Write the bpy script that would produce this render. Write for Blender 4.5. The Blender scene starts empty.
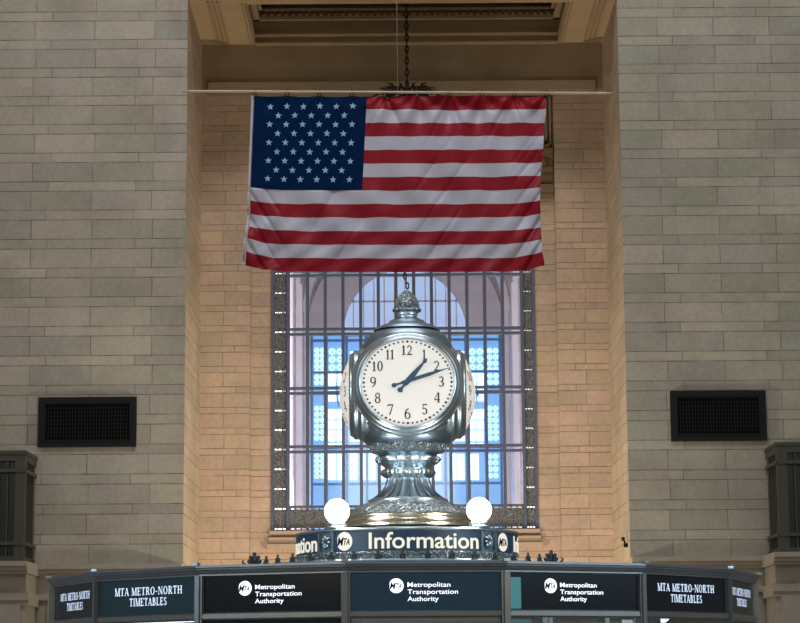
import bpy, bmesh, math, random
from mathutils import Vector, Matrix
random.seed(7)
PI = math.pi
R_ = math.radians
sc = bpy.context.scene
col = sc.collection

# ------------------------------------------------------------------ camera
F, TH, PS, RO, PX, PY = 2218.2, .1646, .0042, -.0079, 5.71, 1.0
EYE = Vector((0, 0, 1.75))
fw = Vector((math.sin(PS)*math.cos(TH), math.cos(PS)*math.cos(TH), math.sin(TH)))
r0 = Vector((math.cos(PS), -math.sin(PS), 0)); u0 = r0.cross(fw)
RT = math.cos(RO)*r0 + math.sin(RO)*u0
UP = -math.sin(RO)*r0 + math.cos(RO)*u0
def at(x, y, Y):
    """where the sight line of a photo point meets the plane at depth Y"""
    d = fw + RT*((x-400-PX)/F) + UP*(-(y-311.5-PY)/F)
    return EYE + d*(Y/d.y)
cam = bpy.data.cameras.new('camera'); co = bpy.data.objects.new('camera', cam); col.objects.link(co)
cam.sensor_width = 36; cam.lens = F/800*36
cam.shift_x = -PX/800; cam.shift_y = PY/800
cam.clip_end = 500
co.matrix_world = Matrix(((RT.x, UP.x, -fw.x, EYE.x), (RT.y, UP.y, -fw.y, EYE.y), (RT.z, UP.z, -fw.z, EYE.z), (0, 0, 0, 1)))
sc.camera = co

# ------------------------------------------------------------------ materials
def srgb(r, g, b):
    f = lambda c: (c/255/12.92) if c/255 <= .04045 else ((c/255+.055)/1.055)**2.4
    return (f(r), f(g), f(b), 1)
def new_mat(name):
    m = bpy.data.materials.new(name); m.use_nodes = True
    nt = m.node_tree; nt.nodes.clear()
    out = nt.nodes.new('ShaderNodeOutputMaterial')
    return m, nt, out
def principled(nt, out, **k):
    p = nt.nodes.new('ShaderNodeBsdfPrincipled')
    for a, v in k.items(): p.inputs[a.replace('_', ' ')].default_value = v
    nt.links.new(p.outputs[0], out.inputs[0]); return p
def mixcol(nt, fac, a, b, mode='MIX'):
    n = nt.nodes.new('ShaderNodeMix'); n.data_type = 'RGBA'; n.blend_type = mode
    for i, v in ((0, fac), (6, a), (7, b)):
        if isinstance(v, bpy.types.NodeSocket): nt.links.new(v, n.inputs[i])
        else: n.inputs[i].default_value = v
    return n.outputs[2]
def mth(nt, op, *a):
    n = nt.nodes.new('ShaderNodeMath'); n.operation = op
    for i, v in enumerate(a):
        if isinstance(v, bpy.types.NodeSocket): nt.links.new(v, n.inputs[i])
        else: n.inputs[i].default_value = v
    return n.outputs[0]
def noise(nt, vec, scale, detail=3, rough=.5):
    n = nt.nodes.new('ShaderNodeTexNoise'); n.inputs['Scale'].default_value = scale
    n.inputs['Detail'].default_value = detail; n.inputs['Roughness'].default_value = rough
    nt.links.new(vec, n.inputs['Vector']); return n.outputs['Fac']
def position(nt): return nt.nodes.new('ShaderNodeNewGeometry').outputs['Position']
def bump(nt, p, h, strength=.3, dist=.02):
    b = nt.nodes.new('ShaderNodeBump'); b.inputs['Strength'].default_value = strength; b.inputs['Distance'].default_value = dist
    nt.links.new(h, b.inputs['Height']); nt.links.new(b.outputs[0], p.inputs['Normal'])

def stone(name, axis, z0, P, frac, uT, wT, uS, wS, base, joint, var=.10, jw=.013):
    """coursed ashlar: tall and short courses in turn, world-scaled"""
    m, nt, out = new_mat(name)
    pos = position(nt)
    s = nt.nodes.new('ShaderNodeSeparateXYZ'); nt.links.new(pos, s.inputs[0])
    U = s.outputs[axis]; Z = s.outputs[2]
    t = mth(nt, 'DIVIDE', mth(nt, 'SUBTRACT', z0, Z), P)
    row = mth(nt, 'FLOOR', t); fr = mth(nt, 'SUBTRACT', t, row)
    short = mth(nt, 'GREATER_THAN', fr, frac)
    def line(v, w, width):            # 1 close to a whole number
        return mth(nt, 'LESS_THAN', mth(nt, 'MULTIPLY', mth(nt, 'PINGPONG', v, .5), w), width)
    h1 = mth(nt, 'LESS_THAN', mth(nt, 'MULTIPLY', mth(nt, 'PINGPONG', fr, .5), P), jw*.5)
    h2 = mth(nt, 'LESS_THAN', mth(nt, 'MULTIPLY', mth(nt, 'ABSOLUTE', mth(nt, 'SUBTRACT', fr, frac)), P), jw*.5)
    jit = nt.nodes.new('ShaderNodeTexWhiteNoise'); jit.noise_dimensions = '1D'; nt.links.new(row, jit.inputs['W'])
    jo = mth(nt, 'MULTIPLY', mth(nt, 'SUBTRACT', jit.outputs['Value'], .5), .05)
    vT = mth(nt, 'ADD', mth(nt, 'DIVIDE', mth(nt, 'SUBTRACT', U, uT), wT), jo)
    vS = mth(nt, 'ADD', mth(nt, 'DIVIDE', mth(nt, 'SUBTRACT', U, uS), wS), jo)
    lT = mth(nt, 'MULTIPLY', line(vT, wT, jw*.4), mth(nt, 'SUBTRACT', 1, short))
    lS = mth(nt, 'MULTIPLY', line(vS, wS, jw*.4), short)
    J = mth(nt, 'MINIMUM', mth(nt, 'ADD', mth(nt, 'ADD', h1, h2), mth(nt, 'ADD', lT, lS)), 1)
    idT = mth(nt, 'MULTIPLY', mth(nt, 'FLOOR', vT), mth(nt, 'SUBTRACT', 1, short))
    idS = mth(nt, 'MULTIPLY', mth(nt, 'ADD', mth(nt, 'FLOOR', vS), 37.), short)
    cx = nt.nodes.new('ShaderNodeCombineXYZ'); nt.links.new(mth(nt, 'ADD', idT, idS), cx.inputs[0]); nt.links.new(row, cx.inputs[1])
    wn = nt.nodes.new('ShaderNodeTexWhiteNoise'); wn.noise_dimensions = '2D'; nt.links.new(cx.outputs[0], wn.inputs['Vector'])
    blk = wn.outputs['Value']
    n1 = noise(nt, pos, 1.1, 4, .6); n2 = noise(nt, pos, 14, 6, .7); n3 = noise(nt, pos, 60, 3, .6)
    lo = tuple(c*(1-var) for c in base[:3])+(1,); hi = tuple(min(1, c*(1+var)) for c in base[:3])+(1,)
    c = mixcol(nt, blk, lo, hi)
    tint = wn.outputs['Color']
    c = mixcol(nt, .035, c, tint, 'OVERLAY')
    v = mth(nt, 'ADD', mth(nt, 'MULTIPLY', n1, .55), mth(nt, 'MULTIPLY', n2, .45))
    v = mth(nt, 'ADD', mth(nt, 'MULTIPLY', v, 1.3), .35)
    v = mth(nt, 'MULTIPLY', v, mth(nt, 'ADD', mth(nt, 'MULTIPLY', n3, .35), .82))
    cc = nt.nodes.new('ShaderNodeCombineColor')
    for i in range(3): nt.links.new(v, cc.inputs[i])
    c = mixcol(nt, 1., c, cc.outputs[0], 'MULTIPLY')
    # joints come and go along their length
    jn = mth(nt, 'MULTIPLY', J, mth(nt, 'ADD', mth(nt, 'MULTIPLY', noise(nt, pos, 2.3, 2), 1.5), -.12))
    c = mixcol(nt, jn, c, joint)
    p = principled(nt, out, Roughness=.75); nt.links.new(c, p.inputs['Base Color'])
    p.inputs['Specular IOR Level'].default_value = .25
    bump(nt, p, mth(nt, 'SUBTRACT', mth(nt, 'MULTIPLY', n2, .4), J), .35, .01)
    return m

def plain(name, rgb, rough=.7, metal=0, spec=.3, nscale=8, namt=.25, bmp=.1, bscale=30):
    m, nt, out = new_mat(name); pos = position(nt)
    n = noise(nt, pos, nscale, 4, .6)
    a = tuple(c*(1-namt) for c in rgb[:3])+(1,); b = tuple(min(1, c*(1+namt)) for c in rgb[:3])+(1,)
    p = principled(nt, out, Roughness=rough, Metallic=metal); p.inputs['Specular IOR Level'].default_value = spec
    nt.links.new(mixcol(nt, n, a, b), p.inputs['Base Color'])
    if bmp: bump(nt, p, noise(nt, pos, bscale, 3), bmp, .01)
    return m
def emis(name, rgb, strength, under=(.8, .8, .8, 1)):
    m, nt, out = new_mat(name)
    p = principled(nt, out, Roughness=.4, Base_Color=under)
    p.inputs['Emission Color'].default_value = rgb; p.inputs['Emission Strength'].default_value = strength
    return m
def glass(name, tint=(1, 1, 1, 1), gl=.12, rough=.02):
    m, nt, out = new_mat(name)
    t = nt.nodes.new('ShaderNodeBsdfTransparent'); t.inputs[0].default_value = tint
    g = nt.nodes.new('ShaderNodeBsdfGlossy'); g.inputs['Roughness'].default_value = rough
    mx = nt.nodes.new('ShaderNodeMixShader'); mx.inputs[0].default_value = gl
    nt.links.new(t.outputs[0], mx.inputs[1]); nt.links.new(g.outputs[0], mx.inputs[2]); nt.links.new(mx.outputs[0], out.inputs[0])
    return m
def ornament(name, lo, hi, scale, metal=.8, rough=.45, bs=.6, dist=.03):
    """cast foliage relief: swirling ridges"""
    m, nt, out = new_mat(name); pos = position(nt)
    n = nt.nodes.new('ShaderNodeTexNoise'); n.inputs['Scale'].default_value = scale*.35; nt.links.new(pos, n.inputs['Vector'])
    mp = mixcol(nt, .12, pos, n.outputs['Color'])
    v = nt.nodes.new('ShaderNodeTexVoronoi'); v.feature = 'DISTANCE_TO_EDGE'; v.inputs['Scale'].default_value = scale; nt.links.new(mp, v.inputs['Vector'])
    w = mth(nt, 'PINGPONG', mth(nt, 'MULTIPLY', v.outputs['Distance'], 5.), 1.)
    p = principled(nt, out, Roughness=rough, Metallic=metal)
    nt.links.new(mixcol(nt, w, lo, hi), p.inputs['Base Color']); bump(nt, p, w, bs, dist)
    return m

Z0 = 10.069+1.75; PIT = .4465
xl = at(34, 100, 33).x; xl2 = at(94, 100, 33).x; xs = at(50, 100, 33).x; xs2 = at(137, 100, 33).x
xr = at(659.4, 100, 33).x; xr2 = at(715.6, 100, 33).x; xq = at(674.5, 100, 33).x; xq2 = at(757.3, 100, 33).x
PIERC = srgb(164, 156, 142); PJ = srgb(78, 70, 60)
M = {}
M['pier_left'] = stone('pier_stone_west', 0, Z0, PIT, .665, xl, xl2-xl, xs, xs2-xs, PIERC, PJ)
M['pier_right'] = stone('pier_stone_east', 0, Z0, PIT, .665, xr, xr2-xr, xq, xq2-xq, srgb(158, 152, 138), PJ)
M['jamb'] = stone('jamb_stone', 1, Z0, PIT, .665, 33.1, .9, 33.7, 1.3, srgb(168, 150, 126), srgb(96, 78, 60), .07)
M['recess'] = stone('recess_stone', 0, at(225, 496.5, 35.56).z, .334, .69, at(222, 500, 35.5).x, .98, at(235, 500, 35.5).x, 1.1, srgb(170, 148, 126), srgb(104, 80, 62), .07, .013)
M['sand'] = plain('carved_sandstone', srgb(160, 140, 112), .8, nscale=3, namt=.2, bmp=.15)
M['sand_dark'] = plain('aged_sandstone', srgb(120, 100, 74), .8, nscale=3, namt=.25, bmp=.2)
M['sill'] = plain('sill_stone', srgb(166, 144, 122), .8, nscale=3, namt=.12, bmp=.1)
M['fascia'] = plain('fascia_stone', srgb(142, 122, 94), .8, nscale=3, namt=.2, bmp=.15)
M['soffit'] = plain('soffit_plaster', srgb(178, 156, 120), .8, nscale=2, namt=.12)
M['ledge'] = plain('ledge_stone', srgb(156, 147, 132), .75, nscale=4, namt=.18, bmp=.15)
M['floor'] = plain('marble_floor', srgb(150, 138, 120), .25, nscale=1, namt=.2, bmp=0)
M['bronze'] = plain('dark_bronze', srgb(84, 92, 108), .5, .2, .4, 12, .3)
M['lantern'] = plain('aged_bronze', srgb(74, 73, 66), .5, .4, .4, 12, .3)
M['lantern_glass'] = plain('dark_glass', srgb(26, 27, 26), .3, 0, .4, 5, .2, 0)
M['grille'] = ornament('cast_bronze_relief', srgb(52, 53, 56), srgb(128, 128, 128), 26, .3, .55, .5, .02)
M['ventm'] = plain('black_iron', srgb(17, 17, 17), .6, .1, .3, 20, .3)
M['vent_hole'] = plain('vent_darkness', srgb(12, 12, 12), .9, 0, .1, 4, .1, 0)
M['glass'] = glass('window_glass', (.93, .96, 1, 1), .06, .05)
M['iron'] = plain('wrought_iron', srgb(44, 38, 30), .6, .5, .3)
M['brushed'] = plain('brushed_bronze', srgb(118, 122, 122), .4, .8, .5, 6, .15, .05, 60)
M['cornice'] = plain('cornice_bronze', srgb(118, 126, 134), .4, .8, .5, 5, .15, .05, 40)
M['brass'] = plain('blue_lit_brass', srgb(196, 208, 214), .3, 1, .5, 7, .14, .06, 30)  # brass; the bluish light on the clock is put into its colour
M['brass_dark'] = plain('blue_lit_dark_brass', srgb(150, 168, 180), .36, 1, .5, 10, .3, .1, 30)  # darker brass tone, bluish light again put into the colour
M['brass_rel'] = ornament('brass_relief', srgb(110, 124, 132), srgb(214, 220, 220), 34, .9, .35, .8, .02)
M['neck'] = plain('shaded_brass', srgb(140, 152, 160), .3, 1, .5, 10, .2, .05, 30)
M['crest'] = plain('darkened_crest_bronze', srgb(58, 64, 68), .45, .6, .4, 10, .3, .1, 30)
M['gold'] = plain('polished_brass', srgb(212, 204, 182), .26, 1, .5, 3, .1, .03, 30)
M['dial'] = emis('opal_dial', srgb(248, 234, 218), .45, (.6, .6, .58, 1))
M['ink'] = plain('dial_ink', srgb(52, 54, 60), .5, 0, .3, 10, .1, 0)
M['hand'] = plain('blued_steel', srgb(62, 84, 108), .4, .3, .4, 10, .1, 0)
M['globe'] = emis('lit_globe', (1, .98, .95, 1), 9)
M['sign'] = plain('navy_sign_glass', srgb(8, 20, 30), .2, 0, .25, 3, .2, 0)
M['sign_teal'] = emis('backlit_navy_glass', srgb(4, 96, 128), .09, srgb(8, 30, 44))
M['sign_petrol'] = emis('dim_backlit_glass', srgb(16, 60, 74), .2, srgb(12, 30, 38))
M['drum_sign'] = emis('drum_sign_blue', srgb(20, 62, 92), .18, srgb(20, 44, 64))
M['letter'] = emis('lit_lettering', srgb(235, 240, 255), 1.25)
M['letter_blue'] = emis('cool_lit_lettering', srgb(190, 212, 250), .85)
M['letter_warm'] = emis('cream_lit_lettering', srgb(240, 234, 216), .85, (.25, .25, .22, 1))
M['booth_glass'] = glass('booth_glass', (.8, .86, .88, 1), .14, .05)
M['interior'] = plain('booth_interior', srgb(120, 126, 130), .6, 0, .3)
M['tube'] = emis('light_tube', srgb(235, 245, 255), 3.0)
M['notice'] = emis('lit_notice', srgb(200, 215, 220), .5)
M['poster'] = emis('lit_poster', srgb(50, 150, 155), .3, srgb(50, 110, 115))
M['white'] = plain('white_cotton', srgb(184, 184, 198), .42, 0, .3, 9, .06, 0)
M['red'] = plain('red_cotton', srgb(138, 18, 36), .5, 0, .2, 9, .12, 0)
M['blue'] = plain('blue_cotton', srgb(3, 32, 72), .8, 0, .06, 9, .12, 0)
M['star'] = plain('star_applique', srgb(140, 184, 220), .6, 0, .3, 9, .05, 0)
M['rod'] = plain('white_painted_steel', srgb(190, 176, 158), .4, 0, .4)
M['far_wall'] = stone('passage_stone', 1, 20, .6, .66, 40, 1.3, 40.6, 1.7, srgb(200, 192, 196), srgb(158, 150, 154), .08, .03)
M['far_end'] = plain('passage_plaster', srgb(216, 206, 206), .8, nscale=2, namt=.1)
M['vault'] = stone('vault_tile', 1, 30, .3, .5, 40, .5, 40.2, .5, srgb(188, 166, 152), srgb(128, 100, 84), .1, .03)
M['far_blue'] = emis('daylit_blue_glass', srgb(128, 184, 234), .9, srgb(90, 120, 160))
M['far_pale'] = emis('daylit_pale_glass', srgb(176, 196, 226), .9, srgb(130, 140, 160))
M['far_white'] = emis('daylit_clear_glass', srgb(215, 240, 255), 1.9)
M['far_star'] = emis('daylit_lattice_glass', srgb(190, 230, 252), 1.5)
M['far_frame'] = plain('far_window_steel', srgb(100, 140, 190), .5, .2)

# ------------------------------------------------------------------ mesh helpers
class MB:
    def __init__(s): s.bm = bmesh.new(); s.mi = 0
    def face(s, vs, smooth=False):
        try: f = s.bm.faces.new(vs)
        except ValueError: return None
        f.material_index = s.mi; f.smooth = smooth; return f
    def box(s, x0, x1, y0, y1, z0, z1, mat=None):
        T = mat or Matrix()
        v = [s.bm.verts.new(T @ Vector((x, y, z))) for x in (x0, x1) for y in (y0, y1) for z in (z0, z1)]
        for q in ((0, 1, 3, 2), (4, 6, 7, 5), (0, 4, 5, 1), (2, 3, 7, 6), (0, 2, 6, 4), (1, 5, 7, 3)): s.face([v[i] for i in q])
        return s
    def prism(s, pts, d0, d1, T=None):
        """polygon in local x,z between two local y depths"""
        T = T or Matrix()
        a = [s.bm.verts.new(T @ Vector((x, d0, z))) for x, z in pts]; b = [s.bm.verts.new(T @ Vector((x, d1, z))) for x, z in pts]
        s.face(a); s.face(b[::-1]); n = len(pts)
        for i in range(n): s.face([a[i], b[i], b[(i+1) % n], a[(i+1) % n]])
        return s
    def lathe(s, prof, T=None, n=64, rmod=None, smooth=True, close=False):
        T = T or Matrix(); rings = []
        for (r, z) in prof:
            if r < 1e-6: rings.append([s.bm.verts.new(T @ Vector((0, 0, z)))]); continue
            ring = []
            for i in range(n):
                a = 2*PI*i/n; rr = r*(rmod(a, z) if rmod else 1)
                ring.append(s.bm.verts.new(T @ Vector((rr*math.sin(a), -rr*math.cos(a), z))))
            rings.append(ring)
        for A, B in zip(rings, rings[1:]):
            for i in range(n):
                j = (i+1) % n
                if len(A) == 1 and len(B) == 1: break
                if len(A) == 1: s.face([A[0], B[j], B[i]], smooth)
                elif len(B) == 1: s.face([A[i], A[j], B[0]], smooth)
                else: s.face([A[i], A[j], B[j], B[i]], smooth)
        return s
    def tube(s, pts, r, n=10, closed=False, T=None, smooth=True):
        T = T or Matrix(); pts = [Vector(p) for p in pts]; rings = []; m = len(pts); up = Vector((.13, .21, .97))
        for i, p in enumerate(pts):
            d = (pts[(i+1) % m]-pts[i-1]) if closed else (pts[min(i+1, m-1)]-pts[max(i-1, 0)])
            d.normalize(); a = d.cross(up)
            if a.length < .05: a = d.cross(Vector((1, 0, 0)))
            a.normalize(); b = d.cross(a); rr = r[i] if isinstance(r, (list, tuple)) else r
            rings.append([s.bm.verts.new(T @ (p+a*rr*math.cos(2*PI*k/n)+b*rr*math.sin(2*PI*k/n))) for k in range(n)])
        for i in range(m if closed else m-1):
            A, B = rings[i], rings[(i+1) % m]
            for k in range(n): s.face([A[k], A[(k+1) % n], B[(k+1) % n], B[k]], smooth)
        if not closed: s.face(rings[0][::-1]); s.face(rings[-1])
        return s
    def sphere(s, c, r, T=None, n=24, sc_=(1, 1, 1)):
        pr = [(r*math.sin(PI*i/(n//2)), -r*math.cos(PI*i/(n//2))) for i in range(n//2+1)]
        pr[0] = (0, -r); pr[-1] = (0, r)
        X = (T or Matrix()) @ Matrix.Translation(c) @ Matrix.Diagonal((*sc_, 1))
        return s.lathe(pr, X, n)
    def build(s, name, mats, parent=None, recalc=True, mat_w=None):
        bmesh.ops.remove_doubles(s.bm, verts=s.bm.verts, dist=1e-6)
        if recalc: bmesh.ops.recalc_face_normals(s.bm, faces=s.bm.faces)
        me = bpy.data.meshes.new(name); s.bm.to_mesh(me); s.bm.free()
        for m in (mats if isinstance(mats, (list, tuple)) else [mats]): me.materials.append(M[m])
        o = bpy.data.objects.new(name, me); col.objects.link(o)
        if parent:
            o.parent = parent
            if mat_w is None:                                # geometry given in world space
                W = world(parent); me.transform(W.inverted())
            else: o.matrix_local = mat_w
        return o
def world(o):
    m = o.matrix_basis.copy()
    return world(o.parent) @ m if o.parent else m
def tag(o, label=None, cat=None, group=None, kind=None):
    for k, v in (('label', label), ('category', cat), ('group', group), ('kind', kind)):
        if v: o[k] = v
    return o
def struct(o): o['kind'] = 'structure'; return o
def empty(name, loc, label, cat, group=None, rz=0):
    o = bpy.data.objects.new(name, None); col.objects.link(o); o.empty_display_size = .1
    o.location = loc; o.rotation_euler = (0, 0, rz); o.matrix_basis = Matrix.Translation(loc) @ Matrix.Rotation(rz, 4, 'Z')
    return tag(o, label, cat, group)
def copy_tree(o, parent=None):
    c = o.copy(); col.objects.link(c)
    if parent: c.parent = parent
    for ch in [x for x in bpy.data.objects if x.parent == o]: copy_tree(ch, c)
    return c
_tc = {}
def text_mesh(body, bold=0.0):
    """vertices (x, y) and faces of a line of lettering, from the built-in font"""
    k = (body, bold)
    if k in _tc: return _tc[k]
    c = bpy.data.curves.new('t', 'FONT'); c.body = body; c.offset = bold; c.resolution_u = 4
    o = bpy.data.objects.new('t', c); col.objects.link(o)
    dg = bpy.context.evaluated_depsgraph_get(); me = bpy.data.meshes.new_from_object(o.evaluated_get(dg))
    bm = bmesh.new(); bm.from_mesh(me); bmesh.ops.remove_doubles(bm, verts=bm.verts, dist=1e-5)
    bmesh.ops.triangulate(bm, faces=bm.faces)
    vs = [(v.co.x, v.co.y) for v in bm.verts]; fs = [[v.index for v in f.verts] for f in bm.faces]
    bm.free(); bpy.data.objects.remove(o); bpy.data.curves.remove(c); bpy.data.meshes.remove(me)
    _tc[k] = (vs, fs); return vs, fs
def put_text(mb, body, fn, x, y, w=None, h=.03, bold=.01, caps=.72, center=False, thick=.003, subdiv=0):
    """lettering with its cap height h and its width w; fn maps (u, v, d) to a point, d = distance out of the sign"""
    vs, fs = text_mesh(body, bold)
    x0 = min(v[0] for v in vs); x1 = max(v[0] for v in vs)
    sy = h/caps; sx = (w/(x1-x0)) if w else sy*1.0
    off = x-(x1-x0)*sx/2 if center else x
    A = [mb.bm.verts.new(fn(off+(a-x0)*sx, y+b*sy, thick)) for a, b in vs]
    B = [mb.bm.verts.new(fn(off+(a-x0)*sx, y+b*sy, 0)) for a, b in vs]
    ed = {}
    for f in fs:
        mb.face([A[i] for i in f])
        for i, j in zip(f, f[1:]+f[:1]): ed[(i, j)] = 1
    for (i, j) in ed:
        if (j, i) not in ed: mb.face([A[i], B[i], B[j], A[j]])
def flatfn(O, t, n):
    O = Vector(O); t = Vector(t); n = Vector(n)
    return lambda u, v, d: O + t*u + Vector((0, 0, v)) + n*d

# serif capitals made of strokes (thick stems, thin arms, bracket serifs)
def serif_glyph(ch):
    TK, TN, S = .18, .088, .075; q = []; W = .8
    def v(x, w=TK, y0=0, y1=1, sr=True):
        q.append([(x-w/2, y0), (x+w/2, y0), (x+w/2, y1), (x-w/2, y1)])
        if sr:
            for yy in (y0, y1-S): q.append([(x-w/2-.09, yy), (x+w/2+.09, yy), (x+w/2+.09, yy+S), (x-w/2-.09, yy+S)])
    def h(y, x0, x1, w=TN): q.append([(x0, y-w/2), (x1, y-w/2), (x1, y+w/2), (x0, y+w/2)])
    def d(x0, y0, x1, y1, w): q.append([(x0-w/2, y0), (x0+w/2, y0), (x1+w/2, y1), (x1-w/2, y1)])
    def arc(cx, cy, rx, ry, a0, a1, wt=TK, n=14):
        P = []
        for i in range(n+1):
            a = R_(a0+(a1-a0)*i/n); c, s_ = math.cos(a), math.sin(a)
            P.append(((cx+rx*c, cy+ry*s_), (cx+(rx-wt)*c, cy+(ry-TN)*s_)))
        for (a, b), (c, e) in zip(P, P[1:]): q.append([a, c, e, b])
    if ch == 'M': W = 1.05; v(.14, TN); v(.9); d(.5, 0, .16, 1, TK); d(.5, 0, .88, 1, TN)
    elif ch == 'T': W = .8; v(.4); h(.96, .04, .76); q.append([(.04, .78), (.1, .78), (.1, 1), (.04, 1)]); q.append([(.7, .78), (.76, .78), (.76, 1), (.7, 1)])
    elif ch == 'A': W = .88; d(.1, 0, .42, 1, TN); d(.74, 0, .44, 1, TK); h(.33, .2, .65); h(.035, 0, .22); h(.035, .6, .88)
    elif ch == 'E': W = .78; v(.2); h(.96, .2, .7); h(.04, .2, .72); h(.52, .2, .55); q.append([(.64, .76), (.7, .76), (.7, 1), (.64, 1)]); q.append([(.66, 0), (.72, 0), (.72, .26), (.66, .26)]); q.append([(.5, .4), (.55, .4), (.55, .64), (.5, .64)])
    elif ch == 'L': W = .74; v(.2); h(.04, .2, .68); q.append([(.62, 0), (.68, 0), (.68, .28), (.62, .28)])
    elif ch == 'I': W = .42; v(.2)
    elif ch == 'H': W = .96; v(.2); v(.76); h(.5, .2, .76)
    elif ch == 'N': W = .96; v(.16, TN); v(.8, TN); d(.78, 0, .2, 1, TK)
    elif ch == 'O': W = .92; arc(.45, .5, .42, .52, 0, 360, n=28)
    elif ch == 'R': W = .86; v(.2); arc(.38, .74, .32, .28, -90, 90); h(.5, .2, .42); h(.98, .2, .4); d(.72, 0, .42, .5, TK); h(.035, .62, .86)
    elif ch == 'B': W = .8; v(.2); arc(.36, .76, .28, .26, -90, 90); arc(.38, .27, .34, .29, -90, 90); h(.52, .2, .4); h(.97, .2, .38); h(.03, .2, .4)
    elif ch == 'S': W = .68; arc(.33, .74, .25, .27, 20, 270); arc(.33, .26, .27, .28, -160, 90)
    elif ch == '0': arc(.36, .5, .33, .52, 0, 360, n=28); W = .72
    elif ch == '1': W = .5; v(.25, TK, 0, 1, False); h(.035, .04, .46, .07); q.append([(.04, .80), (.04, .74), (.25, .88), (.25, 1)])
    elif ch == '2': W = .7; arc(.33, .70, .28, .31, -20, 170, .15); q.append([(.06, .0), (.2, .0), (.62, .62), (.46, .58)]); h(.06, .06, .64, .13)
    elif ch == '3': W = .68; arc(.3, .74, .27, .28, -90, 150, .15); arc(.3, .27, .31, .29, -150, 90, .16); h(.5, .22, .36)
    elif ch == '4': W = .74; v(.52, TK, 0, 1, False); q.append([(.03, .28), (.12, .28), (.5, .98), (.42, .98)]); h(.28, .03, .72, .09); h(.03, .36, .68, .06)
    elif ch == '5': W = .68; h(.95, .14, .6, .11); q.append([(.14, .5), (.2, .5), (.22, .95), (.14, .95)]); arc(.32, .31, .31, .33, -150, 125, .16)
    elif ch == '6': W = .7; arc(.35, .31, .32, .33, 0, 360, .15, 24); arc(.52, .42, .49, .60, 95, 185, .16)
    elif ch == '7': W = .68; h(.94, .05, .64, .13); q.append([(.2, 0), (.34, 0), (.64, .92), (.54, .92)]); q.append([(.05, .76), (.1, .76), (.1, 1), (.05, 1)])
    elif ch == '8': W = .68; arc(.33, .75, .26, .27, 0, 360, .13, 24); arc(.33, .27, .31, .29, 0, 360, .15, 24)
    elif ch == '9': W = .7; arc(.35, .69, .32, .33, 0, 360, .15, 24); arc(.18, .58, .49, .60, -85, 5, .16)
    elif ch == '-': W = .45; h(.4, .06, .38, .11)
    elif ch == ' ': W = .4
    return q, W
def serif_text(mb, s_, fn, cx, y, w, h, d=.003):
    X = 0; Q = []
    for ch in s_:
        q, W = serif_glyph(ch)
        Q += [[(X+a, b) for a, b in p] for p in q]; X += W+.08
    k = w/X
    for p in Q:
        A = [mb.bm.verts.new(fn(cx-w/2+a*k, y+b*h, d)) for a, b in p]
        mb.face(A)

# ------------------------------------------------------------------ setting
XL, XR = -3.1868, 3.4386
YF = 33.0; YB = 35.563
ZC = 10.427+1.75
zled = at(80, 566, 33).z
# piers
m = MB(); m.box(-14, XL, YF, YF+.04, -.1, 20); o = struct(m.build('wall_left', 'pier_left'))
m = MB(); m.box(-14, XL-.0, YF+.04, YB+.6, -.1, 20); m.build('wall_left_core', 'jamb', o)
m = MB(); m.box(XR, 14, YF, YF+.04, -.1, 20); o = struct(m.build('wall_right', 'pier_right'))
m = MB(); m.box(XR, 14, YF+.04, YB+.6, -.1, 20); m.build('wall_right_core', 'jamb', o)
# back wall of the recess: outer strips, set-back inner bay with the window opening
xa, xb = at(250, 300, YB).x, at(557, 300, YB).x
zi = at(400, 90, YB).z
W0, W1 = -2.0455, 2.2611
WZ1, WZ0 = 6.566+1.75, 2.384+1.75       # a rail height / bottom of frame
WTOP = WZ1+.96*2+.1
SET = .18
m = MB()
m.box(XL-.1, xa, YB, YB+.7, 0, ZC+1.6); m.box(xb, XR+.1, YB, YB+.7, 0, ZC+1.6)
m.box(xa, xb, YB, YB+.7, zi, ZC+1.6)
m.box(xa, W0, YB+SET, YB+.7, 0, zi); m.box(W1, xb, YB+SET, YB+.7, 0, zi)
m.box(W0, W1, YB+SET, YB+.7, WTOP, zi); m.box(W0, W1, YB+SET, YB+.7, 0, WZ0)
wb = struct(m.build('wall_back', 'recess'))
# sill and frame mouldings of the window surround
m = MB(); zs0 = at(270, 534, YB).z; zs1 = at(270, 547, YB).z
m.box(W0-.02, W1+.02, YB+.12, YB+SET+.1, zs0-.0, WZ0+.01); m.box(W0-.03, W1+.03, YB+.10, YB+SET, zs1+.05, zs0-.05); m.box(W0-.05, W1+.05, YB+.06, YB+SET, zs1-.03, zs1+.05)
struct(m.build('trim_1', 'sill'))
# entablature across the bay behind the banner
m = MB()
z = lambda y: at(550, y, YB).z
for y0, y1, pr in ((148, 152, .14), (152, 156, .10), (156, 166, .04), (166, 170, .07), (170, 181, .0), (183, 191, .05), (191, 197, .02)):
    m.box(xa+.02, xb-.02, YB-.0+.12-pr, YB+SET+.02, z(y1), z(y0))
k = 0
while xa+.06+k*.11 < xb-.1:
    x = xa+.06+k*.11; m.box(x, x+.06, YB+.03, YB+.12, z(165), z(158)); k += 1
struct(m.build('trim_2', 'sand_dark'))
# framed panel above it
m = MB(); pa, pb, pt, pbm = at(262, 100, YB).x, at(551, 100, YB).x, zi-.05, z(145)
for w, dd in ((0, .06), (.07, .09), (.14, .05)):
    m.box(pa+w, pa+w+.035, YB+SET-dd, YB+SET+.02, pbm+w, pt-w); m.box(pb-w-.035, pb-w, YB+SET-dd, YB+SET+.02, pbm+w, pt-w)
    m.box(pa+w, pb-w, YB+SET-dd, YB+SET+.02, pt-w-.035, pt-w); m.box(pa+w, pb-w, YB+SET-dd, YB+SET+.02, pbm+w, pbm+w+.035)
struct(m.build('trim_3', 'sand'))
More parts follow.
